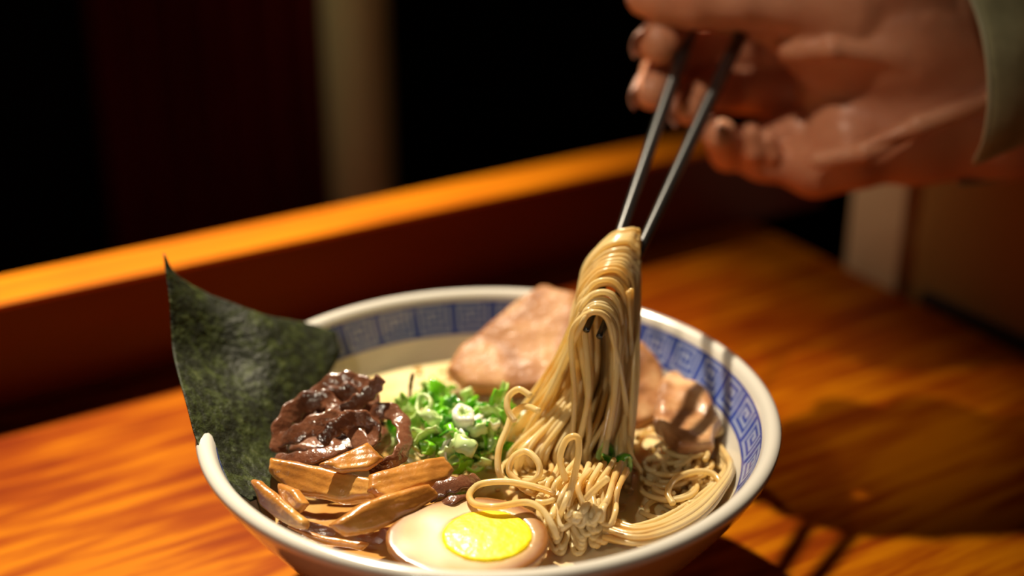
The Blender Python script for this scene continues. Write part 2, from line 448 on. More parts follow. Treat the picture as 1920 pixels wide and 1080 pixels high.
# top strand lying across both sticks and its loose end
mb.tube([W(1068, 640, .02), W(1078, 575, .028), W(1102, 530, .032), W(1135, 497, .034), W(1165, 484, .033), W(1184, 488, .030), W(1200, 493, .029)], NR*1.15, per=10)
mb.tube([W(1074, 600, .02), W(1090, 560, .026), W(1120, 520, .03), W(1150, 499, .032), W(1172, 500, .030), W(1184, 520, .028), W(1188, 600, .022)], NR*1.1, per=10)
ln = mb.build('lifted_noodles', noodle); recenter(ln)
tag(ln, 'bundle of thin pale noodles lifted out of the broth, hanging over the chopsticks', 'noodles', kind='stuff')

_ir = [r for r, z in inner+band]; _iz = [z for r, z in inner+band]
def inside(p):     # keep a point clear of the bowl's wall
    p = np.array(p, float); r = math.hypot(p[0], p[1]); rm = float(np.interp(p[2], _iz, _ir))-.0022
    if p[2] < .08 and r > rm: p[:2] *= rm/r
    return p
def P3(lst):       # (px, py, z) list to 3-D
    return [inside(U(a, b, c)) for a, b, c in lst]
mb = MB()
def heap(px, py):   # height of the noodle bed above the counter
    return .0585
# folded strands at the front under the bundle
for i in range(30):
    xs = random.uniform(1035, 1150); w_ = random.choice([-1, 1])*random.uniform(12, 34); lo_ = random.uniform(975, 1035); hi_ = random.uniform(895, 940); sl = random.gauss(0, 16)
    zt = random.uniform(.066, .073); zl = .066-.010*(lo_-975)/60
    pts = [(xs-w_*.4+20, 870+random.uniform(-10, 20), zt), (xs-w_*.5, hi_, zt-.001), (xs-w_*.35+sl, (hi_+lo_)/2, zl+.003), (xs+sl, lo_, zl), (xs+w_*.6+sl, lo_-8, zl+.0005), (xs+w_*.75+sl*.5, (hi_+lo_)/2+8, zl+.003)]
    if random.random() < .6: pts += [(xs+w_*.6, hi_+6, zt-.003), (xs+w_*.2, hi_-8, zt-.004)]
    mb.tube(P3(pts), NR*random.uniform(.95, 1.2), per=7)
# sweeping strands to the right along the wall
for i in range(24):
    a = random.random()
    z = .057+.006*random.random()
    o_ = random.gauss(0, 14)
    mb.tube(P3([(1120+o_, 960+50*a, z), (1180+o_, 985+36*a, z+.001), (1240+o_, 975+34*a, z+.002), (1300+o_, 945+30*a, z+.002), (1345+o_*.5, 905+25*a, z+.002), (1368+o_*.3, 868+18*a, z+.001), (1374, 830+14*a, z-.004)]), NR, per=8)
for i in range(26):
    cx_, cy_ = random.uniform(1235, 1335), random.uniform(870, 960); w_ = random.uniform(25, 60); t0 = random.random()*6.28; z = random.uniform(.0555, .060)
    L_ = random.uniform(2.2, 5)
    mb.tube([inside(U(cx_+w_*math.cos(t0+L_*q), cy_+w_*.5*math.sin(t0+L_*q), z+.002*math.sin(q*5+t0))) for q in np.linspace(0, 1, 8)], NR, per=5)
# under the bundle
for i in range(30):
    cx_, cy_ = random.uniform(985, 1105), random.uniform(860, 930); w_ = random.uniform(20, 50); t0 = random.random()*6.28; z = random.uniform(.058, .067)
    L_ = random.uniform(2.5, 5)
    mb.tube([inside(U(cx_+w_*math.cos(t0+L_*q), cy_+w_*.55*math.sin(t0+L_*q), z+.002*math.sin(q*5+t0))) for q in np.linspace(0, 1, 8)], NR, per=5)
# between the pork slices, right behind
for i in range(22):
    cx_, cy_ = random.uniform(1215, 1330), random.uniform(790, 880); w_ = random.uniform(25, 55); t0 = random.random()*6.28; z = random.uniform(.057, .0615)
    L_ = random.uniform(1.5, 3.5)
    mb.tube([inside(U(cx_+w_*math.cos(t0+L_*q), cy_+w_*.5*math.sin(t0+L_*q), z+.0015*math.sin(q*5+t0))) for q in np.linspace(0, 1, 8)], NR, per=5)
nb = mb.build('noodle_bed', noodle); recenter(nb)
tag(nb, 'tangled pale noodles lying in the broth at the right front of the bowl', 'noodles', kind='stuff')
# distinct single noodles
singles = [
 ('pale noodle looped flat in front of the bundle, beside the egg', [(1040, 925, .070), (1000, 912, .071), (950, 903, .071), (900, 908, .070), (880, 928, .070), (892, 946, .070), (930, 950, .071), (985, 942, .071), (1015, 955, .070), (1035, 985, .067), (1045, 1010, .063)]),
 ('noodle curled into a small ring left of the bundle, above the egg', [(975, 905, .069), (955, 885, .071), (962, 858, .075), (985, 846, .077), (1006, 862, .076), (1012, 885, .073), (998, 902, .070), (975, 900, .068)]),
 ('noodle curving out from the left edge of the bundle over the scallions', [(1010, 770, .088), (985, 762, .086), (962, 775, .082), (950, 805, .078), (936, 840, .074), (934, 880, .069), (945, 905, .065)]),
 ('thin noodle making a little loop at the left top of the spread bundle', [(995, 742, .090), (972, 730, .091), (953, 745, .088), (952, 768, .085), (965, 790, .082)]),
 ('short cut noodle end sticking up in front of the bundle', [(1098, 935, .072), (1118, 915, .076), (1140, 896, .080)]),
 ('noodle arching under the bundle beside the dark green leaf', [(1060, 900, .074), (1050, 860, .082), (1062, 825, .088), (1082, 820, .089), (1085, 850, .084), (1075, 900, .076), (1062, 950, .070)]),
 ('thin noodle looped on the broth near the right wall of the bowl', [(1262, 945, .062), (1252, 925, .063), (1265, 900, .064), (1300, 885, .064), (1335, 888, .063), (1350, 910, .062), (1325, 935, .061), (1290, 945, .060)]),
]
for lab, pts in singles:
    mb = MB(); mb.tube(P3(pts), NR*1.2, seg=10, per=10); o = mb.build('noodle', noodle); recenter(o)
    tag(o, lab, 'noodle', 'single noodles around the lifted bundle')

# ------------------------------------------------------------------ chopsticks
lacq = mat('black_lacquer', (.012, .012, .012), .28, coat=.5, coat_rough=.12)
for (a, b, lab) in ((TIP1, END1, 'black lacquered chopstick nearer the fingertips, left of the pair'), (TIP2, END2, 'black lacquered chopstick nearer the palm, right of the pair')):
    dv = (b-a); Lh = np.linalg.norm(dv); dv /= Lh
    end = a+dv*.238
    mb = MB(); mb.tube([a-dv*.002, a, a+dv*.02, a+dv*.08, a+dv*.16, end], [.0010, .0013, .0017, .0024, .0031, .0035], seg=16, per=8)
    o = mb.build('chopstick', lacq); recenter(o); tag(o, lab, 'chopstick', 'pair of black chopsticks')

# ------------------------------------------------------------------ person: hand
skin = mat('skin', rough=.42, spec=.4, sss=.15, sss_r=(1, .35, .2), sss_scale=.004)
noise_mix(skin, [(.50, .19, .10), (.62, .27, .15), (.68, .33, .20)], scale=28, detail=4, bump=.35, bump_scale=240, bdist=.0006)
DH = .622
def HP(px, py, dd): return D(px, py, DH+dd)
def HR(r, dd=0): return r*(DH+dd)/F
def ch(lst): return [HP(a, b, c) for a, b, c, r in lst], [HR(r, c) for a, b, c, r in lst]
fing = {
 'thumb': [(1580, 25, -.002, 92), (1470, 0, -.008, 66), (1385, -2, -.012, 56), (1300, 4, -.013, 49), (1245, 2, -.010, 44), (1210, -6, -.007, 36)],
 'index': [(1500, 5, .026, 60), (1390, -12, .030, 50), (1300, 5, .026, 44), (1258, 52, .010, 40), (1234, 80, -.005, 41)],
 'middle': [(1490, 90, .040, 56), (1370, 85, .052, 48), (1285, 100, .040, 42), (1238, 132, .012, 34), (1221, 172, -.001, 34)],
 'ring': [(1480, 170, .042, 54), (1380, 165, .054, 46), (1322, 172, .034, 38), (1298, 184, .012, 32), (1290, 205, .004, 30)],
 'little': [(1500, 250, .030, 50), (1410, 275, .038, 42), (1366, 284, .026, 36), (1354, 262, .008, 34), (1350, 254, .002, 32)],
}
palm = [
 [(1540, 70, .014, 62), (1440, 40, .008, 36), (1355, 30, .006, 25), (1320, 25, .006, 22)],
 [(1560, 60, .008, 105), (1700, 80, .010, 128), (1860, 95, .010, 120), (2150, 70, .010, 125)],
 [(1600, 170, .024, 100), (1740, 180, .022, 125), (1880, 170, .016, 125), (2150, 160, .012, 125)],
 [(1535, 300, .020, 52), (1590, 270, .016, 76), (1720, 250, .016, 92), (1880, 225, .012, 110), (2150, 200, .012, 110)],
 [(1530, 60, .042, 75), (1525, 150, .048, 72), (1525, 240, .042, 66), (1530, 300, .028, 48)],
 [(1355, 285, .030, 22), (1430, 300, .026, 34), (1530, 322, .022, 40), (1600, 300, .018, 50)],
]
ridges = [
 [(1535, 300, -.004, 18), (1620, 285, -.012, 20), (1720, 235, -.018, 20), (1860, 185, -.020, 18)],
 [(1480, 96, -.006, 22), (1560, 92, -.016, 20), (1680, 104, -.014, 16)],
 [(1500, 50, -.008, 26), (1600, 10, -.016, 26), (1760, -20, -.014, 20)],
]
bumps = [[(1408, 250, .010, 19), (1412, 285, .014, 20), (1420, 300, .024, 24)], [(1442, 262, .012, 17), (1448, 290, .016, 18), (1455, 305, .026, 24)]]
cuts = [([(1470, 78, -.022), (1560, 64, -.033), (1640, 46, -.038)], 4), ([(1490, 124, -.016), (1600, 128, -.028), (1680, 140, -.034)], 4),
        ([(1512, 190, .0), (1512, 260, .0), (1520, 340, .006)], 5), ([(1640, 200, -.024), (1740, 188, -.028), (1850, 160, -.030)], 4),
        ([(1640, 275, -.018), (1740, 262, -.020), (1850, 230, -.022)], 4)]
def hand_fn(p):
    pal = None
    for l in palm:
        d = chain(p, *ch(l), HR(30)); pal = d if pal is None else smin(pal, d, HR(34))
    for l in ridges: pal = smin(pal, chain(p, *ch(l), HR(10)), HR(26))
    d = pal
    for nme, l in fing.items():
        e = chain(p, *ch(l), HR(11)); d = smin(d, e, HR(9))
    for l in bumps: d = smin(d, chain(p, *ch(l), HR(8)), HR(7))
    for pts, r in cuts:
        c = [HP(*q) for q in pts]; d = smax(d, -chain(p, c, [HR(r)]*len(c), HR(3)), HR(12))
    return d+.00025*wob(p, 420, 2)+.00012*wob(p, 1100, 9)
allp = np.array([q for l in list(fing.values())+palm for q in ch(l)[0]])
lo = allp.min(0)-.035; hi = allp.max(0)+.035
V, Fc = surface(hand_fn, lo, hi, .0011)
hand = mesh_obj('person', V, Fc, skin); recenter(hand)
tag(hand, 'person reaching in from the right, palm side of the hand closed around black chopsticks', 'person')
# fingernails (on the far side of the fingertips)
nailm = mat('nail', (.75, .45, .36), .25, coat=.4)
def nail(tip, prev, r, side):
    t = tip-prev; t /= np.linalg.norm(t); s = np.cross(t, side); s /= np.linalg.norm(s); n = np.cross(s, t)
    if n@side < 0: n = -n
    V = []; Fc = []; nu, nv = 7, 7
    for i in range(nu):
        for j in range(nv):
            a = (i/(nu-1)-.5)*1.7; b = (j/(nv-1)-.35)*1.5*r
            rr_ = r*(1.035-.10*max(0, b/r-.2)**2)
            V.append(tip+s*rr_*.92*math.sin(a)+n*rr_*math.cos(a)+t*b)
    for i in range(nu-1):
        for j in range(nv-1): Fc.append((i*nv+j, i*nv+j+1, (i+1)*nv+j+1, (i+1)*nv+j))
    o = mesh_obj('fingernail', V, Fc, nailm); md = o.modifiers.new('s', 'SOLIDIFY'); md.thickness = .0005
    keep_parent(o, hand)
for nm, sd in (('thumb', (0, .1, 1)), ('index', (-.6, .8, .3)), ('middle', (-.7, .7, .2)), ('ring', (-.5, .8, 0)), ('little', (-.4, .9, -.2))):
    p_, r_ = ch(fing[nm]); nail(p_[-1], p_[-2], r_[-1], np.array(sd, float))
# sleeve: a loose shirt cuff, open along its lower front
cloth = mat('olive_shirt', rough=.85, spec=.2)
noise_mix(cloth, [(.30, .29, .16), (.40, .38, .22)], scale=120, detail=3, bump=.4, bump_scale=900, bdist=.0004)
hemm = mat('pale_hem_thread', (.42, .40, .26), .8)
cuffA = []      # outline of the cuff opening, from the lower front edge over the top and down behind
cuff = [(1828, 306, -.030), (1846, 262, -.044), (1856, 190, -.052), (1852, 110, -.052), (1838, 40, -.046), (1815, -20, -.034), (1800, -60, -.008),
        (1800, -75, .016), (1805, -30, .038), (1800, 80, .040), (1790, 200, .042), (1785, 290, .038), (1790, 335, .028), (1800, 345, .008)]
far_ = [(2250, 120, -.04), (2260, 60, -.054), (2260, 0, -.06), (2260, -60, -.058), (2260, -110, -.045), (2260, -150, -.025), (2260, -170, .0),
        (2260, -160, .025), (2260, -120, .045), (2260, 0, .054), (2260, 140, .054), (2260, 240, .045), (2260, 290, .028), (2260, 300, .005)]
nU = 24; C0 = spline([HP(*q) for q in cuff], 6); C1 = spline([HP(*q) for q in far_], 6); m = len(C0)
V = []; Fc = []
for i in range(nU):
    t = i/(nU-1)
    for j in range(m):
        p = C0[j]*(1-t)+C1[j]*t
        wv = math.sin(t*19+j*.13)*.0014+math.sin(t*31-j*.21)*.0007
        V.append(p+np.array([0, -wv, wv*.6])*min(1, t*6))
for i in range(nU-1):
    for j in range(m-1): Fc.append((i*m+j, i*m+j+1, (i+1)*m+j+1, (i+1)*m+j))
sl_ = mesh_obj('sleeve', V, Fc, cloth); md = sl_.modifiers.new('s', 'SOLIDIFY'); md.thickness = .0016; md.offset = 0
keep_parent(sl_, hand); sl_['label'] = 'olive green shirt sleeve'
mb = MB(); mb.tube(C0, .0011, per=0, seg=8)
mb.tube([V[i*m] for i in range(nU)], .0011, per=0, seg=8)
hm = mb.build('hem', hemm); hm.parent = sl_; hm['label'] = 'pale stitched sleeve hem'

# ------------------------------------------------------------------ nori
norim = mat('nori', rough=.6, spec=.22)
noise_mix(norim, [(.005, .006, .002), (.015, .018, .005), (.04, .052, .011), (.10, .11, .04)], pos=[.3, .48, .60, .72], scale=150, detail=8, rough=.7, bump=1., bump_scale=330, bdist=.0012)
rows = [   # left -> right at successive heights (px, py, depth along the sight line)
 [(306, 474, 0.537), (330, 512, 0.542), (380, 545, 0.552), (480, 585, .557), (565, 603, .570), (632, 622, .578)],
 [(318, 560, 0.530), (352, 572, 0.537), (410, 597, 0.548), (495, 630, .550), (570, 650, .562), (634, 668, .570)],
 [(324, 655, 0.523), (365, 668, 0.530), (430, 685, 0.540), (505, 700, .541), (570, 708, .552), (612, 715, .560)],
 [(346, 745, .503), (385, 756, .509), (440, 766, .518), (500, 772, .529), (545, 775, .537), (572, 770, .543)],
 [(373, 835, .492), (405, 840, .497), (445, 845, .504), (485, 845, .512), (512, 845, .518), (532, 840, .523)],
 [(425, 905, .481), (440, 906, .484), (460, 905, .489), (480, 902, .493), (497, 898, .497), (510, 893, .501)],
 [(470, 940, .478), (476, 938, .479), (483, 935, .481), (490, 932, .484), (497, 928, .487), (504, 925, .490)],
]
nn = norim.node_tree; tb = nn.nodes['Principled BSDF']; t_ = nn.nodes.new('ShaderNodeBsdfTranslucent'); t_.inputs['Color'].default_value = (.16, .22, .015, 1)
mx_ = nn.nodes.new('ShaderNodeMixShader'); mx_.inputs[0].default_value = .16
nn.links.new(tb.outputs[0], mx_.inputs[1]); nn.links.new(t_.outputs[0], mx_.inputs[2]); nn.links.new(mx_.outputs[0], [n for n in nn.nodes if n.type == 'OUTPUT_MATERIAL'][0].inputs['Surface'])
G = np.array([spline([D(*q) for q in r], 8) for r in rows]); G2 = np.array([spline(G[:, j], 8) for j in range(G.shape[1])])  # columns x rows
nc, nr = G2.shape[0], G2.shape[1]
V = []
for i in range(nc):
    for j in range(nr):
        p = G2[i, j].copy(); q = p[None]
        p += np.array([.7, -.7, .1])*(.0006*wob(q, 160, 4)[0]+.0003*wob(q, 500, 8)[0])
        if j == 0 and i > 3: p[2] += .0008*wob(q, 300, 6)[0]+.0006*wob(q, 900, 1)[0]
        if i == nc-1: p[0] += .0012*wob(q, 500, 1)[0]
        V.append(p)
Fc = [(i*nr+j, i*nr+j+1, (i+1)*nr+j+1, (i+1)*nr+j) for i in range(nc-1) for j in range(nr-1)]
no = mesh_obj('nori_sheet', V, Fc, norim); md = no.modifiers.new('s', 'SOLIDIFY'); md.thickness = .0004; md.offset = 0; recenter(no)
tag(no, 'dark green seaweed sheet standing upright against the left rim of the bowl', 'nori')

# ------------------------------------------------------------------ egg
eggm = mat('egg_white', rough=.25, coat=.6, coat_rough=.06, sss=.3, sss_r=(1, .7, .4), sss_scale=.004)
EC = U(876, 1004, .0665); ea, eb = .0268, .0205
tl = np.array([0, math.sin(.10), math.cos(.10)]); tl = np.array([0, -.10, .995]); ex_ = np.array([1., .0, 0]); ey_ = np.cross(tl, ex_)
b = eggm.node_tree.nodes['Principled BSDF']
tc = N(eggm, 'ShaderNodeTexCoord'); mp = N(eggm, 'ShaderNodeMapping'); mp.inputs['Scale'].default_value = (1/ea, 1/eb, 1/.02)
LK(eggm, tc.outputs['Object'], mp.inputs['Vector'])
ln_ = N(eggm, 'ShaderNodeVectorMath', operation='LENGTH'); LK(eggm, mp.outputs[0], ln_.inputs[0])
nz = N(eggm, 'ShaderNodeTexNoise', Scale=120., Detail=3.); LK(eggm, tc.outputs['Object'], nz.inputs['Vector'])
ma = N(eggm, 'ShaderNodeMath', operation='MULTIPLY_ADD'); LK(eggm, nz.outputs['Fac'], ma.inputs[0]); ma.inputs[1].default_value = .12; LK(eggm, ln_.outputs['Value'], ma.inputs[2])
rp = N(eggm, 'ShaderNodeValToRGB'); e = rp.color_ramp.elements
e[0].position = .50; e[0].color = (.72, .60, .38, 1); e[1].position = 1.03; e[1].color = (.26, .10, .025, 1); q = e.new(.84); q.color = (.55, .34, .14, 1)
LK(eggm, ma.outputs[0], rp.inputs['Fac']); LK(eggm, rp.outputs[0], b.inputs['Base Color'])
YC = EC+ex_*.0065+ey_*.0; yr = .0148; yry = .0128
def egg_fn(p):
    r = p-EC; x = r@ex_; y = r@ey_; z = r@tl
    k = 1+.10*x/ea
    d = (np.sqrt((x/ea)**2+(y/(eb*k))**2+(z/(.019*k))**2)-1)*.019
    d = smax(d, z, .0012)
    ry = p-YC; q = (np.sqrt(((ry@ex_)/yr)**2+((ry@ey_)/yry)**2+((ry@tl)/.012)**2)-1)*.012
    return smax(d, -(q+.0002), .0004)+.00012*wob(p, 500, 5)
V, Fc = surface(egg_fn, EC-.032, EC+np.array([.032, .032, .006]), .0007)
er = empty('egg_half', EC); tag(er, 'halved soy-marinated boiled egg with a bright yellow yolk at the front of the bowl', 'egg')
o = mesh_obj('egg_white', V-EC, Fc, eggm, er)
yolkm = mat('yolk', rough=.45, spec=.3, coat=.12, coat_rough=.15, sss=.2, sss_r=(1, .6, .1), sss_scale=.003)
noise_mix(yolkm, [(1., .62, .003), (1.0, .78, .006), (1.0, .86, .03)], scale=180, detail=4, bump=.5, bump_scale=330, bdist=.0008)
def yolk_fn(p):
    ry = p-YC; z = ry@tl
    q = (np.sqrt(((ry@ex_)/yr)**2+((ry@ey_)/yry)**2+(z/.012)**2)-1)*.012
    return smax(q, z-.0004-.0009*(1-((ry@ex_)/yr)**2-((ry@ey_)/yry)**2), .001)+.00015*wob(p, 600, 7)+.00012*wob(p, 1500, 2)
V, Fc = surface(yolk_fn, YC-.018, YC+.018, .0006); mesh_obj('yolk', V-EC, Fc, yolkm, er)

# ------------------------------------------------------------------ pork
porkm = mat('braised_pork', rough=.5, spec=.14, coat=.04, coat_rough=.15, sss=.25, sss_r=(1, .5, .3), sss_scale=.004)
noise_mix(porkm, [(.19, .062, .018), (.38, .165, .062), (.50, .26, .11), (.60, .38, .20)], pos=[.32, .45, .56, .7], scale=26, detail=5, distortion=1.2, bump=.6, bump_scale=260, bdist=.0012)
rind = mat('pork_brown_edge', rough=.42, spec=.35, coat=.25, coat_rough=.15)
noise_mix(rind, [(.18, .055, .015), (.46, .21, .08), (.70, .44, .22)], scale=75, detail=4, bump=.6, bump_scale=220, bdist=.001)
def wcorn(l): return [W(a, b, y) for a, b, y in l]
pk = [
 ('large pink pork slice leaning against the back of the bowl behind the scallions', porkm,
  [(1012, 532, .096), (990, 556, .091), (958, 582, .087), (915, 625, .078), (868, 655, .070), (838, 700, .058), (870, 728, .048), (960, 738, .044), (1060, 735, .044), (1085, 640, .066), (1085, 560, .090), (1045, 552, .094), (1030, 538, .096)], .008),
 ('browned pork slice showing at the right of the hanging noodles', rind,
  [(1150, 640, .068), (1205, 650, .066), (1238, 690, .056), (1250, 735, .046), (1235, 790, .034), (1195, 815, .028), (1150, 800, .028), (1140, 720, .046)], .009),
 ('ragged braised pork piece by the right wall of the bowl under the chopstick shadows', rind,
  None, .008),
]
for i, (lab, mm, cn, th_) in enumerate(pk):
    cn3 = wcorn(cn) if cn else P3([(1250, 705, .066), (1300, 690, .066), (1340, 735, .066), (1352, 790, .066), (1335, 845, .063), (1270, 850, .063), (1228, 800, .065), (1232, 745, .066)])
    V, Fc = slab(cn3, th_, rnd=.0028, h=.0009, amp=(.0011 if cn else .0021), wsc=230, seed=3+i*4)
    o = mesh_obj('pork_slice', V, Fc, mm); recenter(o); tag(o, lab, 'pork slice', 'braised pork slices')

# ------------------------------------------------------------------ bamboo shoots
menma = mat('bamboo_shoot', rough=.28, coat=.7, coat_rough=.07, sss=.2, sss_r=(1, .5, .2), sss_scale=.003)
noise_mix(menma, [(.26, .085, .012), (.55, .23, .04), (.74, .42, .12)], scale=42, detail=4, bump=.5, bump_scale=300, bdist=.0008)
mm_ = [
 ('widest bamboo shoot strip, lying at the back left below the wood ear', [(512, 862, .072), (560, 868, .073), (720, 905, .073), (722, 935, .069), (640, 945, .066), (545, 925, .066), (510, 890, .068)], .006),
 ('bamboo shoot strip reaching right towards the scallions and the curled noodle', [(690, 892, .075), (830, 858, .073), (852, 880, .071), (838, 905, .068), (725, 940, .070), (688, 925, .071)], .005),
 ('bamboo shoot strip with a pointed end in front, beside the egg', [(618, 985, .070), (690, 940, .073), (800, 905, .072), (828, 930, .068), (770, 965, .066), (700, 998, .064), (645, 1004, .065)], .006),
 ('pale bamboo shoot chip lying on top against the wood ear', [(594, 872, .078), (640, 852, .079), (690, 828, .080), (722, 862, .077), (690, 882, .076), (640, 888, .076)], .003),
 ('frayed bamboo shoot piece at the left rim below the nori', [(472, 900, .074), (490, 902, .074), (525, 940, .072), (575, 975, .069), (580, 992, .066), (545, 985, .065), (490, 950, .067)], .004),
 ('small knobbly bamboo shoot piece between the rim piece and the widest strip', [(522, 905, .073), (560, 915, .074), (575, 945, .072), (560, 962, .068), (530, 950, .067)], .005),
 ('thin bamboo shoot sliver lowest at the left, half sunk in the broth', [(540, 985, .062), (600, 1003, .062), (690, 1020, .060), (680, 1030, .058), (600, 1022, .058)], .003),
]
for i, (lab, cn, th_) in enumerate(mm_):
    V, Fc = slab(P3(cn), th_, rnd=.0019, h=.0006, amp=.0010, wsc=240, seed=2+i*5, grooves=(.00008, 2300.))
    o = mesh_obj('bamboo_shoot_strip', V, Fc, menma); recenter(o); tag(o, lab, 'bamboo shoot', 'braised bamboo shoot strips')

# ------------------------------------------------------------------ wood ear strips
kik = mat('wood_ear', rough=.2, spec=.6, coat=.8, coat_rough=.06, sss=.1, sss_r=(1, .4, .4), sss_scale=.002)
noise_mix(kik, [(.06, .018, .008), (.17, .062, .030), (.28, .125, .070)], scale=80, detail=4, bump=.7, bump_scale=300, bdist=.0012)
def ribbon(pts, w, t, up=(0, 0, 1), twist=0., per=10):
    P = spline(pts, per); T, A, B = frames(P); m = len(P); V = []; Fc = []
    prof_ = [(-1, -.6), (-.6, -1), (.6, -1), (1, -.6), (1, .6), (.6, 1), (-.6, 1), (-1, .6)]
    for i in range(m):
        s = i/(m-1); u = np.cross(T[i], np.array(up, float)); u /= np.linalg.norm(u)+1e-9; v = np.cross(u, T[i])
        a = twist*s; cu_, su = math.cos(a), math.sin(a); u2 = u*cu_+v*su; v2 = -u*su+v*cu_
        ww = w*(.35+.65*math.sin(math.pi*min(1, max(0, .08+.84*s)))**.5)
        wvy = 1+.15*math.sin(i*.9)
        for (x, y) in prof_: V.append(P[i]+u2*x*ww*wvy/2+v2*y*t/2)
    for i in range(m-1):
        for j in range(8): k = (j+1) % 8; Fc.append((i*8+j, i*8+k, (i+1)*8+k, (i+1)*8+j))
    Fc += [tuple(range(7, -1, -1)), tuple((m-1)*8+j for j in range(8))]
    return V, Fc
kk = [
 ('brown wood ear strip coiled into a dark open loop beside the scallions', [(690, 880, .072), (735, 868, .073), (758, 835, .075), (752, 790, .078), (722, 768, .080), (698, 790, .077), (705, 830, .074)], .0065, (.3, -1, .4)),
 ('wood ear strip arching over the top of the dark heap', [(560, 800, .072), (600, 735, .080), (640, 714, .083), (680, 722, .082), (705, 760, .078)], .007, (0, -1, .8)),
 ('wood ear strip with a pointed tip sticking up at the back of the heap', [(640, 770, .078), (675, 750, .082), (700, 728, .086), (715, 708, .090)], .006, (.5, -1, .5)),
 ('long wood ear strip sweeping across the front of the heap', [(515, 830, .070), (560, 812, .075), (610, 790, .078), (650, 795, .077), (690, 850, .073)], .008, (0, -.6, 1)),
 ('thick folded wood ear strip at the left of the heap against the nori', [(520, 850, .068), (530, 800, .074), (565, 760, .078), (610, 750, .080), (640, 780, .077)], .008, (.4, -1, .6)),
 ('wood ear strip tucked low along the edge of the bamboo shoots', [(515, 862, .068), (560, 860, .071), (610, 850, .073), (650, 838, .074)], .006, (0, -.8, 1)),
 ('wood ear strip curling in the middle of the heap with a wet highlight', [(600, 830, .073), (630, 800, .078), (670, 785, .080), (700, 805, .077), (690, 840, .073)], .007, (0, -1, .7)),
 ('small wood ear scrap between the bamboo shoot and the looped noodle', [(800, 935, .068), (830, 915, .071), (865, 905, .072), (895, 895, .070)], .006, (0, -.6, 1)),
 ('dark wood ear scrap lying above the egg', [(815, 950, .066), (850, 935, .069), (880, 925, .068)], .005, (0, -.3, 1)),
 ('thin wood ear thread standing between the heap and the scallions at the back', [(768, 745, .070), (770, 722, .076), (774, 700, .081)], .0016, (0, -1, 0)),
 ('wood ear strip buried at the back of the heap', [(590, 770, .074), (630, 745, .078), (670, 745, .078), (720, 790, .072)], .009, (0, -1, .4)),
]
for i, (lab, pts, w_, up_) in enumerate(kk):
    V, Fc = ribbon(P3(pts), w_, .0016, up_, twist=.5*((i % 3)-1)); o = mesh_obj('wood_ear_strip', V, Fc, kik); recenter(o)
    md = o.modifiers.new('s', 'SUBSURF'); md.levels = 1; md.render_levels = 1
    tag(o, lab, 'wood ear mushroom', 'strips of wood ear mushroom')
# dark under-filling of the heap: one crumpled piece
V, Fc = slab(P3([(540, 850, .066), (560, 790, .068), (620, 750, .070), (700, 760, .070), (735, 820, .068), (700, 860, .066), (600, 870, .064)]), .008, rnd=.003, h=.001, amp=.0015, wsc=300, seed=9)
o = mesh_obj('wood_ear_mushroom', V, Fc, kik); recenter(o); tag(o, 'crumpled dark wood ear piece at the bottom of the heap, under the strips', 'wood ear mushroom')

# ------------------------------------------------------------------ scallions
gr = [mat('scallion_green', (.17, .52, .012), .25, coat=.5, sss=.3, sss_r=(.5, 1, .2), sss_scale=.002), mat('scallion_dark_green', (.06, .28, .01), .25, coat=.5),
      mat('scallion_pale', (.55, .70, .30), .25, coat=.5, sss=.3, sss_r=(.8, 1, .5), sss_scale=.002), mat('scallion_white', (.88, .88, .72), .25, coat=.5, sss=.3, sss_r=(1, 1, .7), sss_scale=.002)]
inm = mat('scallion_inside', (.45, .62, .16), .3, coat=.5)
def ring(R, hgt, squash, wall, frac=1.):
    V = []; Fc = []; s = 28; pr_ = [(R, 0), (R*1.02, hgt*.5), (R, hgt), (R-wall*.5, hgt*1.04), (R-wall, hgt), (R-wall*1.05, hgt*.5), (R-wall, 0), (R-wall*.5, -hgt*.04)]
    for (r, z) in pr_: V += [(r*math.cos(t*6.2832*frac/s)*(1+.12*math.sin(3*t*6.283/s)), r*squash*math.sin(t*6.2832*frac/s), z+.0003*math.sin(t)) for t in range(s)]
    n = len(pr_)
    for i in range(n):
        for j in range(s if frac == 1 else s-1): k = (j+1) % s; i2 = (i+1) % n; Fc.append((i*s+j, i*s+k, i2*s+k, i2*s+j))
    if frac < 1: Fc += [tuple(i*s for i in range(n)), tuple(i*s+s-1 for i in range(n))[::-1]]
    mi = [1 if 3 <= i <= 5 else 0 for i in range(n) for j in range(s if frac == 1 else s-1)]+([0, 0] if frac < 1 else [])
    return V, Fc, mi
protos = {}
for ci in range(4):
    for vi, (R_, h_, sq, wl_, fr_) in enumerate([(.0042, .0035, .75, .0012, 1.), (.0034, .0045, .5, .0010, 1.), (.0052, .0028, .6, .0013, 1.), (.0058, .0060, .55, .0011, .55), (.0060, .0042, .8, .0012, .4), (.0050, .0050, .72, .0036, 1.)]):
        V, Fc, mi_ = ring(R_, h_, sq, wl_, fr_)
        me = bpy.data.meshes.new('scallion_slice'); me.from_pydata(V, [], Fc); me.materials.append(gr[ci]); me.materials.append(inm if ci < 2 else gr[2])
        me.polygons.foreach_set('material_index', np.array(mi_, dtype=np.int32)); me.polygons.foreach_set('use_smooth', np.ones(len(Fc), dtype=bool)); me.update(); protos[(ci, vi)] = me
special = [(762, 765, .0740, 0, 4, 'bright green scallion slice at the left back corner of the scallions'), (925, 750, .076, 0, 3, 'large bright green scallion slice at the right back, nearest the pork'),
           (868, 795, .0750, 3, 5, 'thick white scallion slice on top in the middle of the heap'), (866, 848, .0725, 2, 5, 'pale white-green scallion slice at the front of the heap'),
           (800, 765, .0745, 2, 2, 'pale translucent scallion slice behind the white one'), (803, 790, .0750, 2, 0, 'small pale scallion ring left of the thick white slice')]
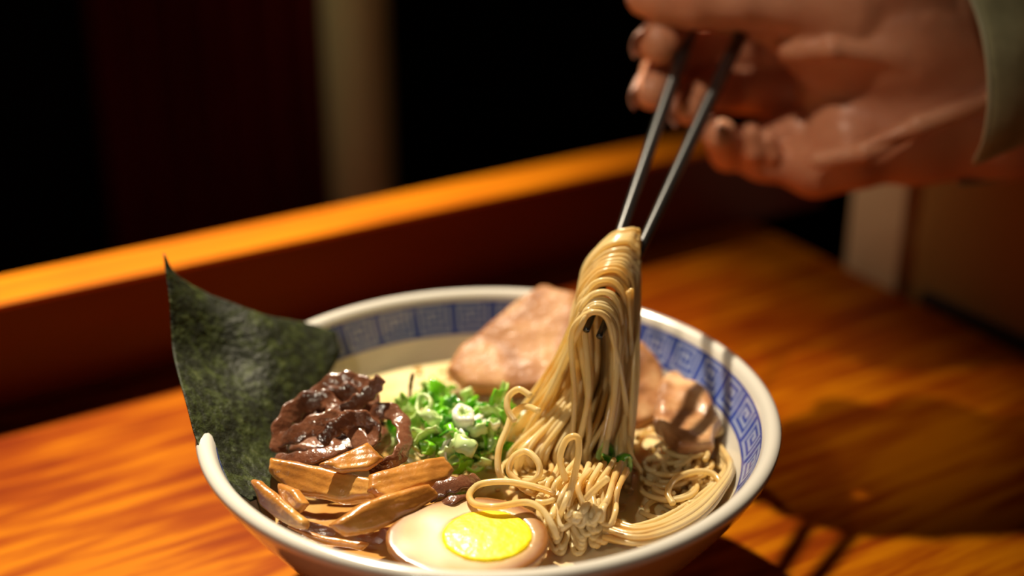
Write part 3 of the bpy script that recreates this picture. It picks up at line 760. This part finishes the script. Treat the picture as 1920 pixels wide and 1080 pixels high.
def put(ci, vi, loc, rot, lab, sc_=1.):
    o = bpy.data.objects.new('scallion_slice', protos[(ci, vi)]); COL.objects.link(o); o.location = Vector(loc); o.rotation_euler = rot; o.scale = (sc_,)*3
    tag(o, lab, 'scallion', 'chopped scallions heaped in the middle'); return o
for (a, b_, z, ci, vi, lab) in special: put(ci, vi, U(a, b_, z), (random.uniform(-.7, .2), random.uniform(-.4, .4), random.random()*6), lab, 1.05)
for i in range(92):
    t = random.random()*6.283; q = math.sqrt(random.random()); px = 856+118*q*math.cos(t); py = 808+72*q*math.sin(t)
    z = .0600+.0120*(1-q*q)+random.uniform(-.002, .002)
    ci = random.choices([0, 1, 2, 3], [.5, .27, .17, .06])[0]; vi = random.choice([0, 1, 2, 3, 3, 4, 4])
    nm = ['bright green', 'dark green', 'pale green', 'white'][ci]
    where = 'front' if py > 835 else ('back' if py < 780 else 'middle'); side = 'wood ear' if px < 820 else ('noodles' if px > 895 else 'egg')
    put(ci, vi, U(px, py, z), (random.uniform(-1.4, 1.4), random.uniform(-1.4, 1.4), random.random()*6), f'{nm} scallion slice in the {where} of the heap towards the {side}', random.uniform(.75, 1.15))
for (a, b_, ci) in ((1145, 858, 1), (1160, 872, 1), (1175, 850, 0), (1150, 885, 1)):
    put(ci, 1, U(a, b_, .064), (random.uniform(-1, 1), random.uniform(-1, 1), 1), 'dark green scallion slice in the broth just right of the hanging noodles', 1.3)

# ------------------------------------------------------------------ light
def area(name, loc, target, size, power, col, spot=False):
    l = bpy.data.lights.new(name, 'AREA'); l.shape = 'DISK'; l.size = size; l.energy = power; l.color = col
    o = bpy.data.objects.new(name, l); COL.objects.link(o); o.location = Vector(loc)
    o.rotation_euler = (Vector(target)-Vector(loc)).to_track_quat('-Z', 'Y').to_euler(); return o
sl2 = bpy.data.lights.new('pendant_lamp', 'SPOT'); sl2.energy = 275; sl2.color = (1., .86, .64); sl2.shadow_soft_size = .02; sl2.spot_size = math.radians(43); sl2.spot_blend = 1.
so = bpy.data.objects.new('pendant_lamp', sl2); COL.objects.link(so); so.location = Vector(LAMP)
so.rotation_euler = (Vector((-.27, .03, .03))-Vector(LAMP)).to_track_quat('-Z', 'Y').to_euler()
area('front_fill', (-.5, -1.5, .55), (.1, .05, .15), .4, .45, (1., .74, .5))  # added weak fill from low in front, no actual fixture
def spot(name, loc, target, power, col, deg, soft=.04):
    l = bpy.data.lights.new(name, 'SPOT'); l.energy = power; l.color = col; l.shadow_soft_size = soft; l.spot_size = math.radians(deg); l.spot_blend = 1.
    o = bpy.data.objects.new(name, l); COL.objects.link(o); o.location = Vector(loc)
    o.rotation_euler = (Vector(target)-Vector(loc)).to_track_quat('-Z', 'Y').to_euler(); return o
spot('hand_fill', (-.22, -.27, 1.1), (.085, .085, .205), 23, (1., .80, .60), 13, .02)  # added fill from above, brightens fingertips and thumb base only
spot('wall_fill', (-.10, .43, .50), (.26, .38, .10), 10, (1., .84, .58), 30, .03)  # invented spot that lifts the beige post and tan wall
spot('pole_fill', (-.55, .30, .9), (-.12, .70, .25), 5.0, (1., .86, .50), 34, .03)  # extra fill put in to brighten the pole from its left
spot('bowl_fill', (-.45, -.85, .95), (.0, .0, .09), 13, (1., .87, .66), 13)  # added narrow fill on the bowl for the noodles' unlit front
w = bpy.data.worlds.new('world'); sc.world = w; w.use_nodes = True
w.node_tree.nodes['Background'].inputs[0].default_value = (1., .62, .38, 1); w.node_tree.nodes['Background'].inputs[1].default_value = .004

vs = sc.view_settings; vs.view_transform = 'Standard'; vs.look = 'None'; vs.gamma = 1; vs.use_curve_mapping = False; vs.exposure = 0
